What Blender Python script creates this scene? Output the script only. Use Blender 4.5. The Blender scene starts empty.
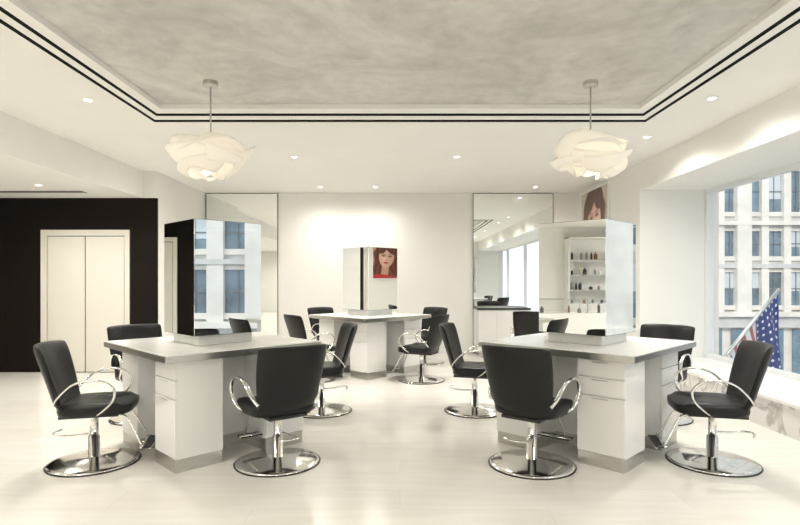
import bpy, bmesh, math, random
from mathutils import Vector, Matrix
random.seed(4)
S=bpy.context.scene
COL=S.collection

# ---------------------------------------------------------------- materials
def mat(name,col,rough=.5,metal=0.,emit=0.,ecol=None,noise=None,spec=None,coat=0.):
    m=bpy.data.materials.new(name); m.use_nodes=True
    nt=m.node_tree; b=nt.nodes['Principled BSDF']
    b.inputs['Base Color'].default_value=(*col,1); b.inputs['Roughness'].default_value=rough
    b.inputs['Metallic'].default_value=metal
    if coat: b.inputs['Coat Weight'].default_value=coat; b.inputs['Coat Roughness'].default_value=.08
    if spec is not None: b.inputs['Specular IOR Level'].default_value=spec
    if emit:
        b.inputs['Emission Color'].default_value=(*(ecol or col),1); b.inputs['Emission Strength'].default_value=emit
    if noise:
        scale,amp,detail,stretch=noise
        tc=nt.nodes.new('ShaderNodeTexCoord'); mp=nt.nodes.new('ShaderNodeMapping')
        mp.inputs['Scale'].default_value=stretch
        n=nt.nodes.new('ShaderNodeTexNoise'); n.inputs['Scale'].default_value=scale; n.inputs['Detail'].default_value=detail
        r=nt.nodes.new('ShaderNodeValToRGB')
        r.color_ramp.elements[0].position=.3; r.color_ramp.elements[1].position=.7
        r.color_ramp.elements[0].color=(*[c*(1-amp) for c in col],1)
        r.color_ramp.elements[1].color=(*[min(1,c*(1+amp)) for c in col],1)
        nt.links.new(tc.outputs['Object'],mp.inputs['Vector']); nt.links.new(mp.outputs[0],n.inputs['Vector'])
        nt.links.new(n.outputs['Fac'],r.inputs['Fac']); nt.links.new(r.outputs['Color'],b.inputs['Base Color'])
    return m
M={}
M['wall']=mat('wall_paint',(.86,.85,.81),.6,noise=(2,.01,2,(1,1,1)))
M['ceil']=mat('ceiling_paint',(.88,.87,.83),.7,noise=(2,.01,2,(1,1,1)))
M['black_wall']=mat('black_wall_paint',(.008,.0045,.003),.7,noise=(3,.15,2,(1,1,1)),spec=.2)
M['door']=mat('door_cream',(.80,.77,.69),.4)
M['leather']=mat('black_leather',(.006,.0055,.0055),.4,noise=(30,.2,3,(1,1,1)),spec=.35)
M['chrome']=mat('chrome',(.82,.81,.79),.12,1.)
M['steel']=mat('brushed_steel',(.56,.55,.52),.3,1.,noise=(8,.12,3,(1,1,30)))
M['cab']=mat('white_lacquer',(.88,.875,.86),.22)
M['top']=mat('pale_quartz_top',(.86,.855,.83),.2,noise=(5,.04,5,(1,1,1)))
M['mirror']=mat('mirror_silver',(.92,.94,.93),.005,1.)
M['mirror_edge']=mat('mirror_edge',(.12,.15,.14),.2)
M['slot']=mat('slot_black',(.006,.006,.006),.8,spec=.1)
M['lampw']=mat('downlight_lens',(1,.9,.75),.5,emit=8,ecol=(1,.93,.82))
M['trimw']=mat('white_trim',(.86,.86,.84),.4)
M['frame']=mat('window_frame',(.80,.82,.82),.4)
M['black']=mat('matte_black',(.012,.012,.012),.4)

def grey_plaster():
    m=bpy.data.materials.new('grey_plaster'); m.use_nodes=True; nt=m.node_tree; b=nt.nodes['Principled BSDF']
    b.inputs['Roughness'].default_value=.4
    tc=nt.nodes.new('ShaderNodeTexCoord')
    n1=nt.nodes.new('ShaderNodeTexNoise'); n1.inputs['Scale'].default_value=1.3; n1.inputs['Detail'].default_value=10; n1.inputs['Distortion'].default_value=1.4; n1.inputs['Roughness'].default_value=.66
    n2=nt.nodes.new('ShaderNodeTexNoise'); n2.inputs['Scale'].default_value=9; n2.inputs['Detail'].default_value=8
    mx=nt.nodes.new('ShaderNodeMath'); mx.operation='MULTIPLY_ADD'; mx.inputs[1].default_value=.7
    ml=nt.nodes.new('ShaderNodeMath'); ml.operation='MULTIPLY'; ml.inputs[1].default_value=.3
    r=nt.nodes.new('ShaderNodeValToRGB'); e=r.color_ramp.elements
    e[0].position=.36; e[0].color=(.46,.45,.42,1); e[1].position=.64; e[1].color=(.67,.655,.615,1)
    nt.links.new(tc.outputs['Object'],n1.inputs['Vector']); nt.links.new(tc.outputs['Object'],n2.inputs['Vector'])
    nt.links.new(n2.outputs['Fac'],ml.inputs[0]); nt.links.new(n1.outputs['Fac'],mx.inputs[0]); nt.links.new(ml.outputs[0],mx.inputs[2])
    nt.links.new(mx.outputs[0],r.inputs['Fac']); nt.links.new(r.outputs['Color'],b.inputs['Base Color'])
    return m
M['plaster']=grey_plaster()

def floor_mat():
    m=bpy.data.materials.new('pale_plank_floor'); m.use_nodes=True; nt=m.node_tree; b=nt.nodes['Principled BSDF']
    tc=nt.nodes.new('ShaderNodeTexCoord'); mp=nt.nodes.new('ShaderNodeMapping')
    br=nt.nodes.new('ShaderNodeTexBrick')
    br.inputs['Color1'].default_value=(.87,.85,.80,1); br.inputs['Color2'].default_value=(.83,.80,.745,1); br.inputs['Mortar'].default_value=(.77,.74,.68,1)
    br.inputs['Scale'].default_value=1; br.inputs['Mortar Size'].default_value=.002; br.inputs['Brick Width'].default_value=1.8; br.inputs['Row Height'].default_value=.3
    mp2=nt.nodes.new('ShaderNodeMapping'); mp2.inputs['Scale'].default_value=(1.2,9,1)
    n=nt.nodes.new('ShaderNodeTexNoise'); n.inputs['Scale'].default_value=1.5; n.inputs['Detail'].default_value=6
    r=nt.nodes.new('ShaderNodeValToRGB'); r.color_ramp.elements[0].position=.3; r.color_ramp.elements[0].color=(.93,.92,.90,1); r.color_ramp.elements[1].position=.7; r.color_ramp.elements[1].color=(1,1,1,1)
    mm=nt.nodes.new('ShaderNodeMix'); mm.data_type='RGBA'; mm.blend_type='MULTIPLY'; mm.inputs[0].default_value=1
    L=nt.links.new
    L(tc.outputs['Object'],mp.inputs['Vector']); L(mp.outputs[0],br.inputs['Vector']); L(tc.outputs['Object'],mp2.inputs['Vector']); L(mp2.outputs[0],n.inputs['Vector'])
    L(n.outputs['Fac'],r.inputs['Fac']); L(br.outputs['Color'],mm.inputs[6]); L(r.outputs['Color'],mm.inputs[7]); L(mm.outputs[2],b.inputs['Base Color'])
    b.inputs['Roughness'].default_value=.2
    return m
M['floor']=floor_mat()

def marble(name,base,vein,scale):
    m=bpy.data.materials.new(name); m.use_nodes=True; nt=m.node_tree; b=nt.nodes['Principled BSDF']; b.inputs['Roughness'].default_value=.15
    tc=nt.nodes.new('ShaderNodeTexCoord'); n=nt.nodes.new('ShaderNodeTexNoise'); n.inputs['Scale'].default_value=scale; n.inputs['Detail'].default_value=7; n.inputs['Distortion'].default_value=1.5
    a=nt.nodes.new('ShaderNodeMath'); a.operation='SUBTRACT'; a.inputs[1].default_value=.5
    ab=nt.nodes.new('ShaderNodeMath'); ab.operation='ABSOLUTE'
    r=nt.nodes.new('ShaderNodeValToRGB'); r.color_ramp.elements[0].position=0; r.color_ramp.elements[0].color=(*vein,1); r.color_ramp.elements[1].position=.035; r.color_ramp.elements[1].color=(*base,1)
    L=nt.links.new; L(tc.outputs['Object'],n.inputs['Vector']); L(n.outputs['Fac'],a.inputs[0]); L(a.outputs[0],ab.inputs[0]); L(ab.outputs[0],r.inputs['Fac']); L(r.outputs['Color'],b.inputs['Base Color'])
    return m
M['marble']=marble('veined_marble',(.78,.77,.75),(.45,.43,.41),1.6)

def glass_mat():
    m=bpy.data.materials.new('window_glass'); m.use_nodes=True; nt=m.node_tree; nt.nodes.clear()
    o=nt.nodes.new('ShaderNodeOutputMaterial'); t=nt.nodes.new('ShaderNodeBsdfTransparent'); g=nt.nodes.new('ShaderNodeBsdfGlossy'); g.inputs['Roughness'].default_value=.0
    x=nt.nodes.new('ShaderNodeMixShader'); x.inputs[0].default_value=.04
    L=nt.links.new; L(t.outputs[0],x.inputs[1]); L(g.outputs[0],x.inputs[2]); L(x.outputs[0],o.inputs[0]); return m
M['glass']=glass_mat()
def shade_mat():
    m=bpy.data.materials.new('lamp_veneer'); m.use_nodes=True; nt=m.node_tree; nt.nodes.clear()
    o=nt.nodes.new('ShaderNodeOutputMaterial'); t=nt.nodes.new('ShaderNodeBsdfTranslucent'); d=nt.nodes.new('ShaderNodeBsdfDiffuse'); e=nt.nodes.new('ShaderNodeEmission')
    t.inputs[0].default_value=(.93,.88,.78,1); d.inputs[0].default_value=(.92,.90,.85,1)
    e.inputs[0].default_value=(1,.94,.83,1); e.inputs[1].default_value=.12
    x=nt.nodes.new('ShaderNodeMixShader'); x.inputs[0].default_value=.3; a=nt.nodes.new('ShaderNodeAddShader')
    L=nt.links.new; L(d.outputs[0],x.inputs[1]); L(t.outputs[0],x.inputs[2]); L(x.outputs[0],a.inputs[0]); L(e.outputs[0],a.inputs[1]); L(a.outputs[0],o.inputs[0]); return m
M['shade']=shade_mat()

# ---------------------------------------------------------------- mesh helpers
def bm_box(bm,lo,hi,mi=0):
    x0,y0,z0=lo;x1,y1,z1=hi
    v=[bm.verts.new(p) for p in ((x0,y0,z0),(x1,y0,z0),(x1,y1,z0),(x0,y1,z0),(x0,y0,z1),(x1,y0,z1),(x1,y1,z1),(x0,y1,z1))]
    for q in ((0,3,2,1),(4,5,6,7),(0,1,5,4),(1,2,6,5),(2,3,7,6),(3,0,4,7)):
        f=bm.faces.new([v[i] for i in q]); f.material_index=mi
def obj(name,bm,mats,parent=None,smooth=False,bevel=0,sub=0):
    me=bpy.data.meshes.new(name); bm.to_mesh(me); bm.free()
    for m in mats: me.materials.append(m)
    if smooth:
        for p in me.polygons: p.use_smooth=True
    o=bpy.data.objects.new(name,me); COL.objects.link(o)
    if parent: o.parent=parent
    if bevel:
        b=o.modifiers.new('bevel','BEVEL'); b.width=bevel; b.segments=2; b.limit_method='ANGLE'
    if sub:
        s=o.modifiers.new('sub','SUBSURF'); s.levels=sub; s.render_levels=sub
    return o
def boxes(name,lst,mats,parent=None,bevel=0):
    bm=bmesh.new()
    for b in lst: bm_box(bm,b[0],b[1],b[2] if len(b)>2 else 0)
    return obj(name,bm,mats,parent,bevel=bevel)
def empty(name,loc=(0,0,0),rz=0):
    e=bpy.data.objects.new(name,None); COL.objects.link(e); e.location=loc; e.rotation_euler=(0,0,rz); e.empty_display_size=.1; return e
def lathe(bm,prof,n=40,c=(0,0),mi=0):
    rings=[]
    for r,z in prof:
        if r<1e-5: rings.append([bm.verts.new((c[0],c[1],z))])
        else: rings.append([bm.verts.new((c[0]+r*math.cos(2*math.pi*i/n),c[1]+r*math.sin(2*math.pi*i/n),z)) for i in range(n)])
    for a,b in zip(rings,rings[1:]):
        for i in range(n):
            j=(i+1)%n
            vs=[a[i] if len(a)>1 else a[0], a[j] if len(a)>1 else None, b[j] if len(b)>1 else b[0], b[i] if len(b)>1 else None]
            vs=[v for v in vs if v is not None]
            if len(vs)>=3:
                try: f=bm.faces.new(vs); f.material_index=mi
                except: pass
def catmull(pts,n=8):
    P=[Vector(p) for p in pts]; P=[2*P[0]-P[1]]+P+[2*P[-1]-P[-2]]; out=[]
    for i in range(1,len(P)-2):
        for k in range(n):
            t=k/n; a,b,c,d=P[i-1],P[i],P[i+1],P[i+2]
            out.append(.5*((2*b)+(-a+c)*t+(2*a-5*b+4*c-d)*t*t+(-a+3*b-3*c+d)*t**3))
    out.append(P[-2]); return out
def tube(bm,pts,r,n=10,smooth=True,mi=0,flat=1.):
    P=catmull(pts) if smooth else [Vector(p) for p in pts]
    rings=[];
    up=Vector((1,0,0)) if abs((P[1]-P[0]).normalized().x)<.9 else Vector((0,0,1))
    for i,p in enumerate(P):
        t=(P[min(i+1,len(P)-1)]-P[max(i-1,0)]).normalized()
        s=(up-t*up.dot(t)).normalized(); u=t.cross(s)
        rings.append([bm.verts.new(p+s*math.cos(2*math.pi*k/n)*r*flat+u*math.sin(2*math.pi*k/n)*r) for k in range(n)])
    for a,b in zip(rings,rings[1:]):
        for k in range(n):
            f=bm.faces.new((a[k],a[(k+1)%n],b[(k+1)%n],b[k])); f.material_index=mi
    bm.faces.new(rings[0][::-1]); bm.faces.new(rings[-1])
def clone(root,loc,rz):
    e=root.copy(); COL.objects.link(e); e.location=loc; e.rotation_euler=(0,0,rz)
    for c in root.children:
        k=c.copy(); COL.objects.link(k); k.parent=e
    return e

# ---------------------------------------------------------------- room shell
ZC=3.05; ZL=2.645; YB=10.24; XR=3.385; XL=-7.; YF=-3.2; XW=4.3
boxes('floor',[((XL-.2,YF-.2,-.1),(XW+.1,YB+.2,0))],[M['floor']])
boxes('wall_back',[((-3.69,YB,0),(XR,YB+.2,ZC+.3))],[M['wall']])
boxes('wall_left_pier',[((-3.9,8.24,0),(-3.69,YB+.2,ZC+.3)),((-3.9,8.2,ZL),(-3.69,8.24,ZC+.3))],[M['wall']])
boxes('wall_black',[((XL,8.2,0),(-3.9,8.4,ZL)),((-3.9,8.2,0),(-3.69,8.24,ZL))],[M['black_wall']])
boxes('wall_left',[((XL-.2,YF,0),(XL,4.9,ZL))],[M['wall']])
boxes('wall_left_black',[((XL-.2,4.9,0),(XL,8.4,ZL))],[M['black_wall']])
boxes('wall_front',[((XL-.2,YF-.2,0),(XW+.2,YF,ZC+.3))],[M['wall']])
boxes('wall_right',[((XR,7.62,0),(XW+.2,YB+.2,ZC+.3)),((XR,YF,2.67),(XW+.2,7.62,ZC+.3))],[M['wall']])
rh=2.31; ry=5.21; ryb=-1.6
boxes('ceiling',[((-3.9,YF,ZC),(-rh,YB+.2,ZC+.3)),((rh,YF,ZC),(XR,YB+.2,ZC+.3)),((-rh,ry,ZC),(rh,YB+.2,ZC+.3)),((-rh,YF,ZC),(rh,ryb,ZC+.3))],[M['ceil']])
boxes('ceiling_lower_left',[((XL-.2,YF,ZL),(-3.9,8.4,ZC+.3))],[M['ceil']])
boxes('ceiling_plaster_panel',[((-rh,ryb,ZC+.045),(rh,ry,ZC+.2))],[M['plaster']])
boxes('added_sun_seal_slab',[((XL-.2,YF-.2,ZC+.3),(XW+.2,YB+.2,ZC+.45))],[M['ceil']])  # unseen slab added over the ceilings to seal out the sun
fr=[]
for h,f,b in ((2.56,5.63,-1.95),(2.445,5.42,-1.76)):
    w=.036; z0,z1=ZC-.004,ZC
    fr+=[((-h,b,z0),(-h+w,f,z1)),((h-w,b,z0),(h,f,z1)),((-h+w,f-w*1.9,z0),(h-w,f,z1)),((-h+w,b,z0),(h-w,b+w,z1))]
boxes('trim_ceiling_slot_diffuser',fr,[M['slot']])
boxes('trim_slot_diffuser_left',[((-6.9,7.55,ZL-.004),(-4.45,7.6,ZL)),((-6.9,7.65,ZL-.004),(-4.45,7.68,ZL))],[M['slot']])
boxes('window_bench',[((3.47,YF,0),(XW,7.62,.28),0),((3.45,YF,.28),(XW,7.62,.31),1)],[M['marble'],M['trimw']])
wf=[]
ys=[7.62,4.7,1.7,-1.3,YF]
wf+=[((XW,YF,.31),(XW+.08,7.62,.37)),((XW,YF,2.61),(XW+.08,7.62,2.67))]
for y in ys: wf.append(((XW-.01,max(YF,y-.06),.31),(XW+.09,min(7.62,y+.03),2.67)))
w=empty('window_1')
boxes('frame',wf,[M['frame']],w)
boxes('glass_pane',[((XW+.035,YF,.35),(XW+.04,7.6,2.65))],[M['glass']],w)
boxes('wall_right_sill',[((XW,YF,-.1),(XW+.2,7.62,.31))],[M['wall']])
boxes('baseboard_back',[((-2.3,YB-.012,0),(1.37,YB,.09))],[M['trimw']])
d=empty('door_1')
dx0,dx1,dz=-5.44,-4.1,2.16; y=8.2
boxes('frame',[((dx0,y-.03,0),(dx0+.09,y,dz)),((dx1-.07,y-.03,0),(dx1,y,dz)),((dx0+.09,y-.03,dz-.09),(dx1-.07,y,dz))],[M['door']],d,bevel=.004)
mid=(dx0+dx1)/2
boxes('panel_left',[((dx0+.1,y-.02,.01),(mid-.008,y,dz-.1))],[M['door']],d,bevel=.004)
boxes('panel_right',[((mid+.008,y-.02,.01),(dx1-.08,y,dz-.1))],[M['door']],d,bevel=.004)
d=empty('door_2')
boxes('frame',[((XL,6.60,0),(XL+.03,6.67,2.16)),((XL,7.53,0),(XL+.03,7.6,2.16)),((XL,6.67,2.08),(XL+.03,7.53,2.16))],[M['door']],d,bevel=.004)
boxes('panel',[((XL,6.68,.01),(XL+.02,7.52,2.07))],[M['door']],d,bevel=.004)

for nm,x0,x1 in (('wall_mirror',-3.67,-2.31),('wall_mirror',1.38,2.90)):
    boxes(nm,[((x0,YB-.03,.02),(x1,YB-.001,ZC-.01),1),((x0+.01,YB-.034,.03),(x1-.01,YB-.03,ZC-.02),0)],[M['mirror'],M['mirror_edge']])

# ---------------------------------------------------------------- styling station
def station():
    e=empty('salon_styling_station')
    t=.66
    bm=bmesh.new(); bm_box(bm,(-t,-t,.83),(t,t,.872),0)
    obj('tabletop',bm,[M['top']],e,bevel=.004)
    boxes('tabletop_steel_edge',[((-t-.006,-t-.006,.823),(t+.006,-t,.866)),((-t-.006,t,.823),(t+.006,t+.006,.866)),((-t-.006,-t,.823),(-t,t,.866)),((t,-t,.823),(t+.006,t,.866)),((-t+.03,-t+.03,.812),(t-.03,t-.03,.829))],[M['steel']],e)
    o=.555; wdt=.37
    body=[];fr=[];pl=[];pull=[]
    for k in range(4):
        R=Matrix.Rotation(k*math.pi/2,3,'Z')
        def rb(lo,hi):
            a=R@Vector(lo);b=R@Vector(hi)
            return (tuple(min(a[i],b[i]) for i in range(3)),tuple(max(a[i],b[i]) for i in range(3)))
        body.append(rb((-o+.018,-o+.002,.10),(-o+wdt,-o+wdt,.812)))
        pl.append(rb((-o+.008,-o+.008,0),(-o+wdt-.005,-o+wdt-.005,.10)))
        for z0,z1 in ((.105,.53),(.538,.668),(.676,.80)):
            fr.append(rb((-o,-o+.002,z0),(-o+.018,-o+wdt-.002,z1)))
        for z in (.51,.65,.782):
            pull.append(rb((-o-.003,-o+.13,z),(-o,-o+.25,z+.006)))
    body.append(((-.2,-.2,.10),(.2,.2,.812)))
    pl.append(((-.19,-.19,0),(.19,.19,.1)))
    boxes('cabinet_bodies',body,[M['cab']],e)
    boxes('drawer_fronts',fr,[M['cab']],e,bevel=.003)
    boxes('plinths',pl,[M['steel']],e)
    boxes('drawer_pulls',pull,[M['steel']],e)
    m=.297
    boxes('mirror_base',[((-.24,-.24,.872),(.24,.24,.96))],[M['top']],e,bevel=.003)
    zb,zt=.955,1.885
    core=[((-m+.004,-m+.004,zb),(m-.004,m-.004,zt),1)]
    g=.003
    for k in range(4):
        R=Matrix.Rotation(k*math.pi/2,3,'Z'); a=R@Vector((-m+g,-m,zb+g)); b=R@Vector((m-g,-m+.005,zt-g))
        core.append((tuple(min(a[i],b[i]) for i in range(3)),tuple(max(a[i],b[i]) for i in range(3)),0))
    boxes('mirror_tower',core,[M['mirror'],M['mirror_edge']],e)
    return e
st=station(); st.location=(-1.62,4.67,0); st.rotation_euler=(0,0,math.radians(45))
clone(st,(1.62,4.67,0),math.radians(45))
clone(st,(-.46,8.3,0),math.radians(45))

# ---------------------------------------------------------------- chair
def chair():
    e=empty('salon_chair')
    bm=bmesh.new()
    rings=[]
    prof=[(.80,.395),(.97,.405),(1.0,.43),(1.0,.465),(.96,.488),(.80,.498),(.4,.492)]
    def outline(a):
        c,s=math.cos(a),math.sin(a); p=4.2
        r=1/((abs(c)**p+abs(s)**p)**(1/p))
        return c*r,s*r
    N=40
    for k,z in prof:
        rings.append([bm.verts.new((outline(2*math.pi*i/N)[0]*k*.255, .04+outline(2*math.pi*i/N)[1]*k*.255, z-(.02 if outline(2*math.pi*i/N)[1]>.8 and z>.47 else 0))) for i in range(N)])
    for a,b in zip(rings,rings[1:]):
        for i in range(N): bm.faces.new((a[i],a[(i+1)%N],b[(i+1)%N],b[i]))
    bm.faces.new(rings[0][::-1]); bm.faces.new(rings[-1])
    obj('seat',bm,[M['leather']],e,smooth=True)
    bm=bmesh.new(); U,V=16,16
    def pt(u,v,side):
        z=.39+.54*v
        hw=.215+.058*math.sin(min(1,v*1.15)*math.pi/2)
        x=hw*u
        if v>.9: z-= .012*abs(u)**4
        y=-.20-.17*v**1.2+.085*abs(u)**2.2*(.5+.5*v)
        if v<.25: y+= .05*(1-v/.25)**2
        th=.058*(1-.5*abs(u)**8)*(1-.45*max(0,(v-.85)/.15)**2)
        return Vector((x,y+ (th/2 if side else -th/2),z))
    G={}
    for s in (0,1):
        for i in range(U+1):
            for j in range(V+1):
                G[s,i,j]=bm.verts.new(pt(-1+2*i/U,j/V,s))
    for i in range(U):
        for j in range(V):
            bm.faces.new((G[0,i,j],G[0,i+1,j],G[0,i+1,j+1],G[0,i,j+1]))
            bm.faces.new((G[1,i,j],G[1,i,j+1],G[1,i+1,j+1],G[1,i+1,j]))
    for i in range(U):
        bm.faces.new((G[0,i,0],G[1,i,0],G[1,i+1,0],G[0,i+1,0])); bm.faces.new((G[0,i,V],G[0,i+1,V],G[1,i+1,V],G[1,i,V]))
    for j in range(V):
        bm.faces.new((G[0,0,j],G[0,0,j+1],G[1,0,j+1],G[1,0,j])); bm.faces.new((G[0,U,j],G[1,U,j],G[1,U,j+1],G[0,U,j+1]))
    obj('backrest',bm,[M['leather']],e,smooth=True,sub=1)
    bm=bmesh.new()
    for s in (-1,1):
        tube(bm,[(s*.235,-.20,.50),(s*.268,-.16,.56),(s*.285,-.07,.645),(s*.29,.04,.675),(s*.29,.14,.66),(s*.288,.205,.60),(s*.282,.195,.52),(s*.27,.13,.45),(s*.22,.07,.405)],.0095,n=10,flat=1.7)
    obj('armrests',bm,[M['chrome']],e,smooth=True)
    bm=bmesh.new()
    lathe(bm,[(0,.40),(.10,.40),(.10,.375),(.05,.365),(.030,.35),(.030,.21),(.041,.205),(.041,.05),(.06,.045),(.075,.035)],32)
    obj('hydraulic_post',bm,[M['chrome']],e,smooth=True)
    bm=bmesh.new(); bm_box(bm,(-.15,-.2,.375),(.15,.2,.398)); obj('seat_plate',bm,[M['black']],e)
    bm=bmesh.new()
    lathe(bm,[(0,.002),(.315,.002),(.318,.008),(.314,.016),(.29,.022),(.2,.034),(.1,.043),(.075,.05),(0,.05)],64)
    obj('round_base',bm,[M['chrome']],e,smooth=True)
    bm=bmesh.new(); lathe(bm,[(.3,0),(.325,0),(.327,.007),(.318,.009)],64); obj('base_rubber_ring',bm,[M['black']],e,smooth=True)
    bm=bmesh.new()
    for s in (-1,1):
        tube(bm,[(s*.09,.17,.385),(s*.095,.25,.35),(s*.12,.32,.22),(s*.13,.36,.14)],.009,flat=1.)
    tube(bm,[(-.17,.36,.135),(.17,.36,.135)],.013,smooth=False)
    tube(bm,[(-.15,.42,.12),(.15,.42,.12)],.010,smooth=False)
    obj('footrest',bm,[M['chrome']],e,smooth=True)
    bm=bmesh.new(); bm_box(bm,(-.16,.345,.125),(.16,.43,.138)); obj('footrest_pad',bm,[M['black']],e,bevel=.004)
    bm=bmesh.new(); tube(bm,[(.03,-.03,.23),(.05,-.13,.225),(.06,-.22,.235),(.03,-.27,.24),(-.04,-.275,.24),(-.1,-.25,.24)],.008)
    obj('pump_lever',bm,[M['chrome']],e,smooth=True)
    return e
def ang(fx,fy): return math.atan2(-fx,fy)
chs=[
 (-2.35,4.15,.95,.25),(-.94,4.15,-.6,.80),(-2.60,5.5,.7,-.7),(-.84,5.78,-.8,-.25),
 (1.0,4.10,.62,.78),(2.40,4.15,-.95,.25),(.80,5.78,.8,-.25),(2.62,5.5,-.7,-.7),
 (-1.24,7.6,.8,.55),(.30,7.55,-.85,.4),(-1.18,9.15,.7,-.7),(.42,9.2,-.7,-.7),(2.05,8.5,.2,1)]
c0=chair(); c0.location=(chs[0][0],chs[0][1],0); c0.rotation_euler=(0,0,ang(*chs[0][2:]))
for x,y,fx,fy in chs[1:]: clone(c0,(x,y,0),ang(fx,fy))

# ---------------------------------------------------------------- pendants
def pendant():
    e=empty('pendant_lamp')
    bm=bmesh.new()
    specs=[(.30,9,0,.00,.07,.12,0),(.275,-14,70,.06,-.09,.10,1.1),(.28,13,140,-.05,.08,.11,2.3),(.225,-13,210,.10,-.09,.09,3.0),
           (.235,15,280,-.09,.09,.10,4.2),(.17,12,330,.13,-.08,.06,5.0),(.165,-14,30,-.13,.09,.08,5.9),(.26,24,190,.01,.05,.09,.7)]
    for k,(R,tl,az,zo,so,sh,ph) in enumerate(specs):
        Rm=Matrix.Rotation(math.radians(az),3,'Z')@Matrix.Rotation(math.radians(tl),3,'X')
        n=90; prev=None; first=None; W=5
        for i in range(n+1):
            t=2*math.pi*i/n
            r=R*(1+.12*math.sin(2*t+ph)+.05*math.sin(3*t+2*ph))
            ww=1+.4*math.sin(2*t+ph*1.7)
            row=[]
            for j in range(W+1):
                q=(j/W-.5)
                rr=r+so*q*ww*1.3-.05*(q*q)
                p=Vector((rr*math.cos(t),rr*.96*math.sin(t),sh*q*ww+.025*math.sin(3*t+ph)))
                p=Rm@p; p.z=p.z*.92+zo
                row.append(p)
            if i==n: row=first
            else:
                row=[bm.verts.new(p) for p in row]
                if i==0: first=row
            if prev:
                for j in range(W): bm.faces.new((prev[j],row[j],row[j+1],prev[j+1]))
            prev=row
    o=obj('ribbon_shade',bm,[M['shade']],e,smooth=True)
    s=o.modifiers.new('s','SOLIDIFY'); s.thickness=.002
    bm=bmesh.new(); lathe(bm,[(0,.06),(.035,.05),(.05,0),(.035,-.05),(0,-.06)],24)
    obj('diffuser_globe',bm,[mat('globe_glow',(1,.9,.75),.5,emit=8,ecol=(1,.91,.75))],e,smooth=True)
    top=ZC+.045-2.465
    bm=bmesh.new(); lathe(bm,[(0,top-.03),(.007,top-.03),(.007,.06),(0,.06)],12); lathe(bm,[(0,top),(.062,top),(.062,top-.035),(.05,top-.045),(0,top-.045)],32)
    obj('stem_and_canopy',bm,[M['steel']],e)
    return e
p=pendant(); p.location=(-1.62,4.62,2.465)
pp=clone(p,(1.63,4.62,2.465),math.radians(200))

# ---------------------------------------------------------------- downlights (seen ones plus added fill lamps)
dl=[(-1.42,7.24),(.76,7.24),(-.44,9.58),(-1.42,9.58),(2.4,9.58),(-2.86,4.95),(2.83,4.9),(2.85,6.23),(-2.86,2.4),(2.83,2.4),(-2.86,0),(2.83,0),(-2.3,-2.4),(1.,-2.4),(-2.9,7.3),(0,-2.3)]  # seen ones first; the rest are unseen, added for brightness
def downlight(x,y,z,pw,name='recessed_downlight'):
    e=empty(name,(x,y,z))
    bm=bmesh.new(); lathe(bm,[(.035,-.001),(.037,-.005),(.05,-.005),(.052,0)],32); obj('ring',bm,[M['trimw']],e,smooth=True)
    bm=bmesh.new(); lathe(bm,[(0,-.003),(.035,-.003)],24); obj('lens',bm,[M['lampw']],e)
    l=bpy.data.lights.new('lamp','SPOT'); l.energy=pw; l.color=(1,.962,.895); l.spot_size=math.radians(165); l.spot_blend=1; l.shadow_soft_size=.15
    o=bpy.data.objects.new('lamp',l); COL.objects.link(o); o.parent=e; o.location=(0,0,-.03)
for x,y in dl: downlight(x,y,ZC,(65 if y>9 else 120 if abs(x)>2.5 else 150) if y>2 else 205)
for x,y in ((-4.74,7.08),(-5.3,4.),(-5.3,1.),(-5.3,-1.8)): downlight(x,y,ZL,105)  # only the first is seen; the others are added fill lamps

# ---------------------------------------------------------------- bottles
mb=[mat('bottle_'+n,cc,.3) for n,cc in (('amber',(.22,.09,.03)),('white',(.8,.8,.78)),('black',(.03,.03,.03)),('grey',(.25,.26,.26)),('cream',(.6,.52,.4)))]
def bottles(bm,L,z,y,x0=.12,dens=.75):
    x=x0
    while x<L-.12:
        r=random.uniform(.02,.045); h=random.uniform(.08,.22); mi=random.choice((0,2,2,3,1,4))
        if random.random()<dens:
            lathe(bm,[(0,z+.001),(r,z+.001),(r,z+h*.75),(r*.4,z+h*.82),(r*.4,z+h),(0,z+h)],12,(x,y),mi)
        x+=random.uniform(.085,.13)
        if random.random()<.12: x+=.2

c=empty('storage_credenza')
boxes('body',[((1.42,9.78,.1),(2.35,10.18,.86))],[M['cab']],c,bevel=.003)
boxes('top',[((1.40,9.76,.86),(2.37,10.19,.89))],[M['black']],c)
boxes('plinth',[((1.44,9.8,0),(2.33,10.17,.1))],[M['steel']],c)
boxes('door_fronts',[((1.43+.31*i,9.765,.12),(1.43+.31*i+.30,9.78,.84)) for i in range(3)],[M['cab']],c,bevel=.002)

def shelving(name,loc,rz,L=3.0):
    e=empty(name,loc,rz)
    boxes('carcass',[((0,0,0),(L,.02,2.4)),((0,.02,0),(.03,.32,2.4)),((L-.03,.02,0),(L,.32,2.4)),((0,.02,2.37),(L,.32,2.4)),((.03,.02,0),(L-.03,.34,.85))],[M['cab']],e)
    boxes('shelves',[((.03,.02,z),(L-.03,.30,z+.025)) for z in (1.15,1.5,1.85)],[M['steel']],e)
    bm=bmesh.new()
    for z in (.85,1.175,1.525,1.875): bottles(bm,L,z,.18)
    obj('product_bottles',bm,mb,e)
shelving('product_shelving',(XL,1.95,0),-math.pi/2,1.7)
shelving('product_shelving',(.9,YF,0),0,2.4)
shelving('product_shelving',(-4.2,YF,0),0,2.4)
e=empty('display_counter',(XL+1.1,3.4,0),-math.pi/2)
boxes('counter_body',[((0,0,.08),(2.9,.5,.7))],[M['cab']],e,bevel=.004)
boxes('counter_plinth',[((.03,.03,0),(2.87,.47,.08))],[M['steel']],e)
boxes('glass_case',[((0,0,.98),(2.9,.5,.99)),((0,.495,.7),(2.9,.5,.98)),((0,0,.7),(2.9,.005,.98))],[M['glass']],e)
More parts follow.
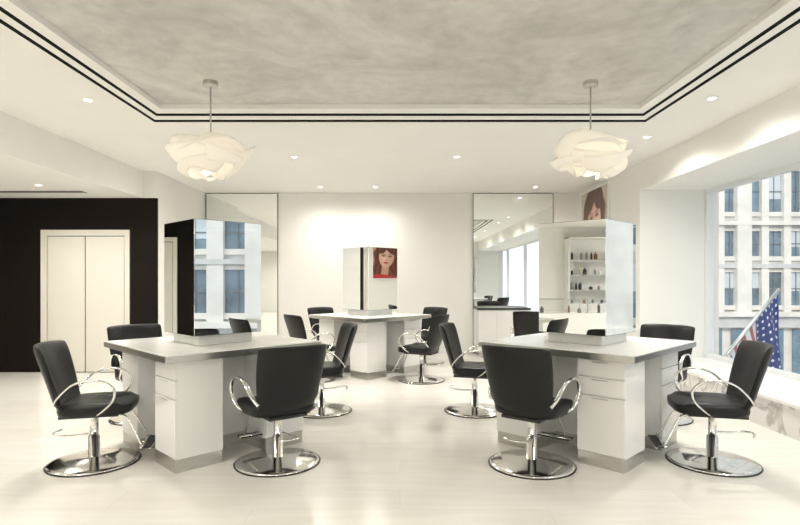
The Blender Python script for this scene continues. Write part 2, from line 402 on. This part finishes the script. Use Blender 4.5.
boxes('case_frame',[((a,b,.7),(a+.015,b+.015,.99)) for a in (0,1.44,2.885) for b in (0,.485)]+[((0,.485,.985),(2.9,.5,1.0)),((0,0,.985),(2.9,.015,1.0))],[M['steel']],e)
bm=bmesh.new(); bottles(bm,2.9,.7,.25,dens=.6); obj('display_items',bm,mb,e)

# ---------------------------------------------------------------- portrait posters (photo-like print, soft painted colour attribute)
def poster_mat():
    m=bpy.data.materials.new('poster_print'); m.use_nodes=True; nt=m.node_tree; b=nt.nodes['Principled BSDF']; b.inputs['Roughness'].default_value=.35
    a=nt.nodes.new('ShaderNodeAttribute'); a.attribute_name='print'; nt.links.new(a.outputs['Color'],b.inputs['Base Color']); return m
PM=poster_mat()
def portrait(name,loc,W,H,zoom,fx,fy,bgc,cloth,haircol):
    e=empty(name,loc,0)
    boxes('frame',[((-.03,0,0),(0,W,H)),],[M['trimw']],e)
    nx,ny=90,110; asp=H/W
    def sm(d,w):  # 1 inside (d<0)
        t=min(1,max(0,.5-d/w)); return t*t*(3-2*t)
    def el(x,y,cx,cy,rx,ry,rot=0):
        dx,dy=x-cx,y-cy; c,s=math.cos(rot),math.sin(rot); dx,dy=dx*c+dy*s,-dx*s+dy*c
        return math.sqrt((dx/rx)**2+(dy/ry)**2)-1
    def mix(a,b,t): return tuple(a[i]*(1-t)+b[i]*t for i in range(3))
    def col(u,v):
        x=(u-fx)/zoom; y=(v-fy)*asp/zoom
        x,y=x*math.cos(.12)+y*math.sin(.12),-x*math.sin(.12)+y*math.cos(.12)
        c=mix(bgc,tuple(k*.75 for k in bgc),min(1,max(0,.5-y*.4)))
        strand=.6+.5*math.sin(34*x+5*math.sin(3.2*y+x*2))*math.sin(9*x+3*y)
        h=tuple(k*(.45+strand) for k in haircol)
        c=mix(c,h,sm(el(x,y,0,.02,.62+.05*math.sin(9*y),.74),.18))
        if y<0: c=mix(c,h,sm(abs(x)-(.60+.06*math.sin(7*y)),.14)*sm(y-.1,.2))
        skin=(.78,.50,.38); sk2=(.46,.24,.16)
        c=mix(c,mix(skin,sk2,.65),sm(abs(x)-.17,.06)*sm(y+.25,.1)*sm(-1.1-y,.1))
        c=mix(c,cloth,sm(el(x,y,0,-1.35,1.0,.52),.08))
        c=mix(c,skin,0)
        f=sm(el(x,y,0,0,.37-.05*max(0,-y)*2,.50),.07)
        shade=min(1,max(0,.35-x*1.6-.3*y)); fc=mix(skin,sk2,shade*.6)
        fc=mix(fc,(.9,.66,.54),sm(el(x,y,.1,-.08,.1,.12),1.2)*.5)
        c=mix(c,fc,f)
        for sx in (-.155,.155):
            c=mix(c,(.35,.17,.12),sm(el(x,y,sx,.07,.11,.06),.8)*.6*f)
            c=mix(c,(.03,.018,.015),sm(el(x,y,sx,.06,.075,.024),.5)*f)
            c=mix(c,(.10,.05,.03),sm(el(x,y,sx,.155-.15*abs(x-sx),.10,.014,.0),.9)*.8*f)
        c=mix(c,sk2,sm(el(x,y,-.035,-.04,.02,.12),1.2)*.5*f)
        c=mix(c,(.35,.16,.11),sm(el(x,y,0,-.135,.06,.02),.9)*.8*f)
        c=mix(c,(.52,.045,.05),sm(el(x,y,0,-.265,.115,.042),.35)*f)
        c=mix(c,(.2,.01,.015),sm(el(x,y,0,-.262,.10,.007),.8)*f)
        c=mix(c,h,sm(el(x,y,-.25,.42,.42,.22,.5),.15)*sm(-y+.12,.1))
        c=mix(c,h,sm(el(x,y,.30,.40,.26,.24,-.7),.15)*sm(-y+.1,.1))
        return c
    bm=bmesh.new(); lay=bm.verts.layers.float_color.new('print'); G=[]
    for j in range(ny+1):
        row=[]
        for i in range(nx+1):
            u=.025+.95*i/nx; v=.025+.95*j/ny
            q=bm.verts.new((-.032,W*(1-u),H*v)); cc=col(u,v); q[lay]=(*cc,1); row.append(q)
        G.append(row)
    for j in range(ny):
        for i in range(nx): bm.faces.new((G[j][i],G[j][i+1],G[j+1][i+1],G[j+1][i]))
    obj('print',bm,[PM],e)
portrait('framed_portrait_poster',(XR,8.70,1.38),1.3,1.62,.62,.52,.66,(.66,.58,.50),(.45,.05,.05),(.10,.04,.02))
portrait('framed_portrait_poster',(XR,7.74,1.42),.62,.78,.72,.5,.6,(.70,.30,.24),(.50,.03,.03),(.12,.035,.02))

# ---------------------------------------------------------------- outside
stone=mat('facade_stone',(.72,.69,.63),.8,noise=(.8,.10,4,(1,1,1)))
stone2=mat('facade_stone_grey',(.55,.55,.53),.8,noise=(1.2,.1,4,(1,1,1)))
wglass=mat('facade_window_glass',(.15,.22,.28),.1,noise=(.5,.5,3,(1,1,1)))
blind=mat('facade_window_blind',(.58,.64,.68),.6)
dk=mat('facade_dark_metal',(.16,.18,.19),.5)
def facade(name,loc,rz,L,pitch,ww,seed,z0=-6,z1=30):
    rnd=random.Random(seed); e=empty(name,loc,rz); L0=[]
    L0.append(((0,.35,z0),(L,4,z1),0))
    n=int(L/pitch); fl=[(-.2,1.9),(2.9,4.5),(5.7,8.3),(10.2,12.6),(14,16.4),(18,20.4),(22,24.4)]
    glz=[];bl=[];dm=[]
    L0.append(((0,0,-1.6),(L,.4,-.9),1)); L0.append(((0,-.25,-.9),(L,.4,-.6),0))
    L0.append(((0,-.2,4.85),(L,.4,5.1),0)); L0.append(((0,-.3,8.8),(L,.4,9.15),0)); L0.append(((0,-.06,2.15),(L,.4,2.4),1))
    for i in range(n+1):
        x=i*pitch; pw=(pitch-ww)/2
        wide=.22 if i%3==0 else 0
        L0.append(((max(0,x-pw-wide),-.02 if i%3 else -.18,-.9),(min(L,x+pw+wide),.36,z1),0))
    for a,b in fl:
        for i in range(n):
            xa=i*pitch+(pitch-ww)/2; xb=xa+ww
            glz.append(((xa,.28,a),(xb,.3,b)))
            if rnd.random()<.6:
                bl.append(((xa+.03,.26,b-(b-a)*rnd.uniform(.2,.7)),(xb-.03,.28,b)))
            dm.append(((xa,.22,(a+b)/2-.03),(xb,.27,(a+b)/2+.03))); dm.append((((xa+xb)/2-.02,.22,a),((xa+xb)/2+.02,.27,b)))
        L0.append(((0,.1,a-.28),(L,.36,a),0))
        L0.append(((0,.14,b),(L,.36,b+.2),0))
    for a,b in zip(fl,fl[1:]): L0.append(((0,.2,a[1]+.2),(L,.36,b[0]-.28),1))
    k=0
    while k*3.9<L-3.9:
        glz.append(((k*3.9+.3,.2,-5.6),(k*3.9+3.6,.3,-1.7))); dm.append(((k*3.9+1.9,.15,-5.6),(k*3.9+2.0,.2,-1.7))); k+=1
    boxes('masonry',L0,[stone,stone2],e); boxes('glazing',glz,[wglass],e); boxes('blinds',bl,[blind],e); boxes('window_bars',dm,[dk],e)
facade('building_facade',(9,34,0),0,34,1.4,.95,3)
facade('building_facade',(20,18,0),-math.pi/2,40,2.1,1.3,7)
boxes('street_pavement',[((4.6,-40,-6.2),(60,60,-6))],[mat('asphalt',(.3,.3,.3),.9,noise=(2,.1,4,(1,1,1)))])

# flag
f=empty('american_flag')
bm=bmesh.new(); A=Vector((4.75,8.6,-.35)); B=Vector((6.25,8.9,1.25)); tube(bm,[A,B],.03,smooth=False); obj('flagpole',bm,[M['chrome']],f,smooth=True)
def flag_mat():
    m=bpy.data.materials.new('flag_cloth'); m.use_nodes=True; nt=m.node_tree; b=nt.nodes['Principled BSDF']; b.inputs['Roughness'].default_value=.8
    uv=nt.nodes.new('ShaderNodeUVMap'); sx=nt.nodes.new('ShaderNodeSeparateXYZ'); L=nt.links.new; L(uv.outputs[0],sx.inputs[0])
    def mth(op,a,bv):
        n=nt.nodes.new('ShaderNodeMath'); n.operation=op
        for i,q in enumerate((a,bv)):
            if q is None: continue
            if isinstance(q,(int,float)): n.inputs[i].default_value=q
            else: L(q,n.inputs[i])
        return n.outputs[0]
    st=mth('GREATER_THAN',mth('FRACT',mth('MULTIPLY',sx.outputs[1],6.5),None),.5)
    cu=mth('LESS_THAN',sx.outputs[0],.85); cv=mth('LESS_THAN',sx.outputs[1],.45); can=mth('MULTIPLY',cu,cv)
    fx=mth('SUBTRACT',mth('FRACT',mth('MULTIPLY',sx.outputs[0],11),None),.5); fy=mth('SUBTRACT',mth('FRACT',mth('MULTIPLY',sx.outputs[1],13),None),.5)
    dd=mth('ADD',mth('MULTIPLY',fx,fx),mth('MULTIPLY',fy,fy)); star=mth('LESS_THAN',dd,.035)
    def mix(fac,c1,c2):
        n=nt.nodes.new('ShaderNodeMix'); n.data_type='RGBA'; L(fac,n.inputs[0])
        for i,c in ((6,c1),(7,c2)):
            if isinstance(c,tuple): n.inputs[i].default_value=(*c,1)
            else: L(c,n.inputs[i])
        return n.outputs[2]
    stripes=mix(st,(.75,.75,.73),(.42,.12,.12)); canton=mix(star,(.015,.04,.20),(.75,.78,.85))
    L(mix(can,stripes,canton),b.inputs['Base Color']); return m
bm=bmesh.new(); uvl=bm.loops.layers.uv.new('UVMap'); nu,nv=28,24; G={}
for i in range(nu+1):
    for j in range(nv+1):
        u=i/nu; v=j/nv
        P=B+(A-B)*(.02+.60*v)
        sag=1.5*u
        G[i,j]=(bm.verts.new(P+Vector((.12*u,.10*math.sin(v*17+u*2)*min(1,u*2+.1)-.05*u,-sag*(1-.55*v)))),u,v)
for i in range(nu):
    for j in range(nv):
        q=[G[i,j],G[i+1,j],G[i+1,j+1],G[i,j+1]]
        fc=bm.faces.new([a[0] for a in q])
        for lp,a in zip(fc.loops,q): lp[uvl].uv=(a[1],a[2])
obj('cloth',bm,[flag_mat()],f,smooth=True)

# ---------------------------------------------------------------- world, sun, camera
w=bpy.data.worlds.new('World'); S.world=w; w.use_nodes=True; nt=w.node_tree; bg=nt.nodes['Background']
bg.inputs[0].default_value=(.84,.92,1,1); bg.inputs[1].default_value=1.15
l=bpy.data.lights.new('sun','SUN'); l.energy=1.4; l.angle=.2; l.color=(1,.95,.86)
o=bpy.data.objects.new('sun',l); COL.objects.link(o); o.rotation_euler=Vector((.35,.75,-.55)).to_track_quat('-Z','Y').to_euler()
cam=bpy.data.cameras.new('camera'); cam.sensor_width=36; cam.lens=540/800*36; cam.shift_y=17.5/800; cam.clip_end=200
co=bpy.data.objects.new('camera',cam); COL.objects.link(co); co.location=(0,0,1.4); co.rotation_euler=(math.radians(90),0,0)
S.camera=co
S.view_settings.view_transform='Standard'; S.view_settings.look='None'; S.view_settings.exposure=.42
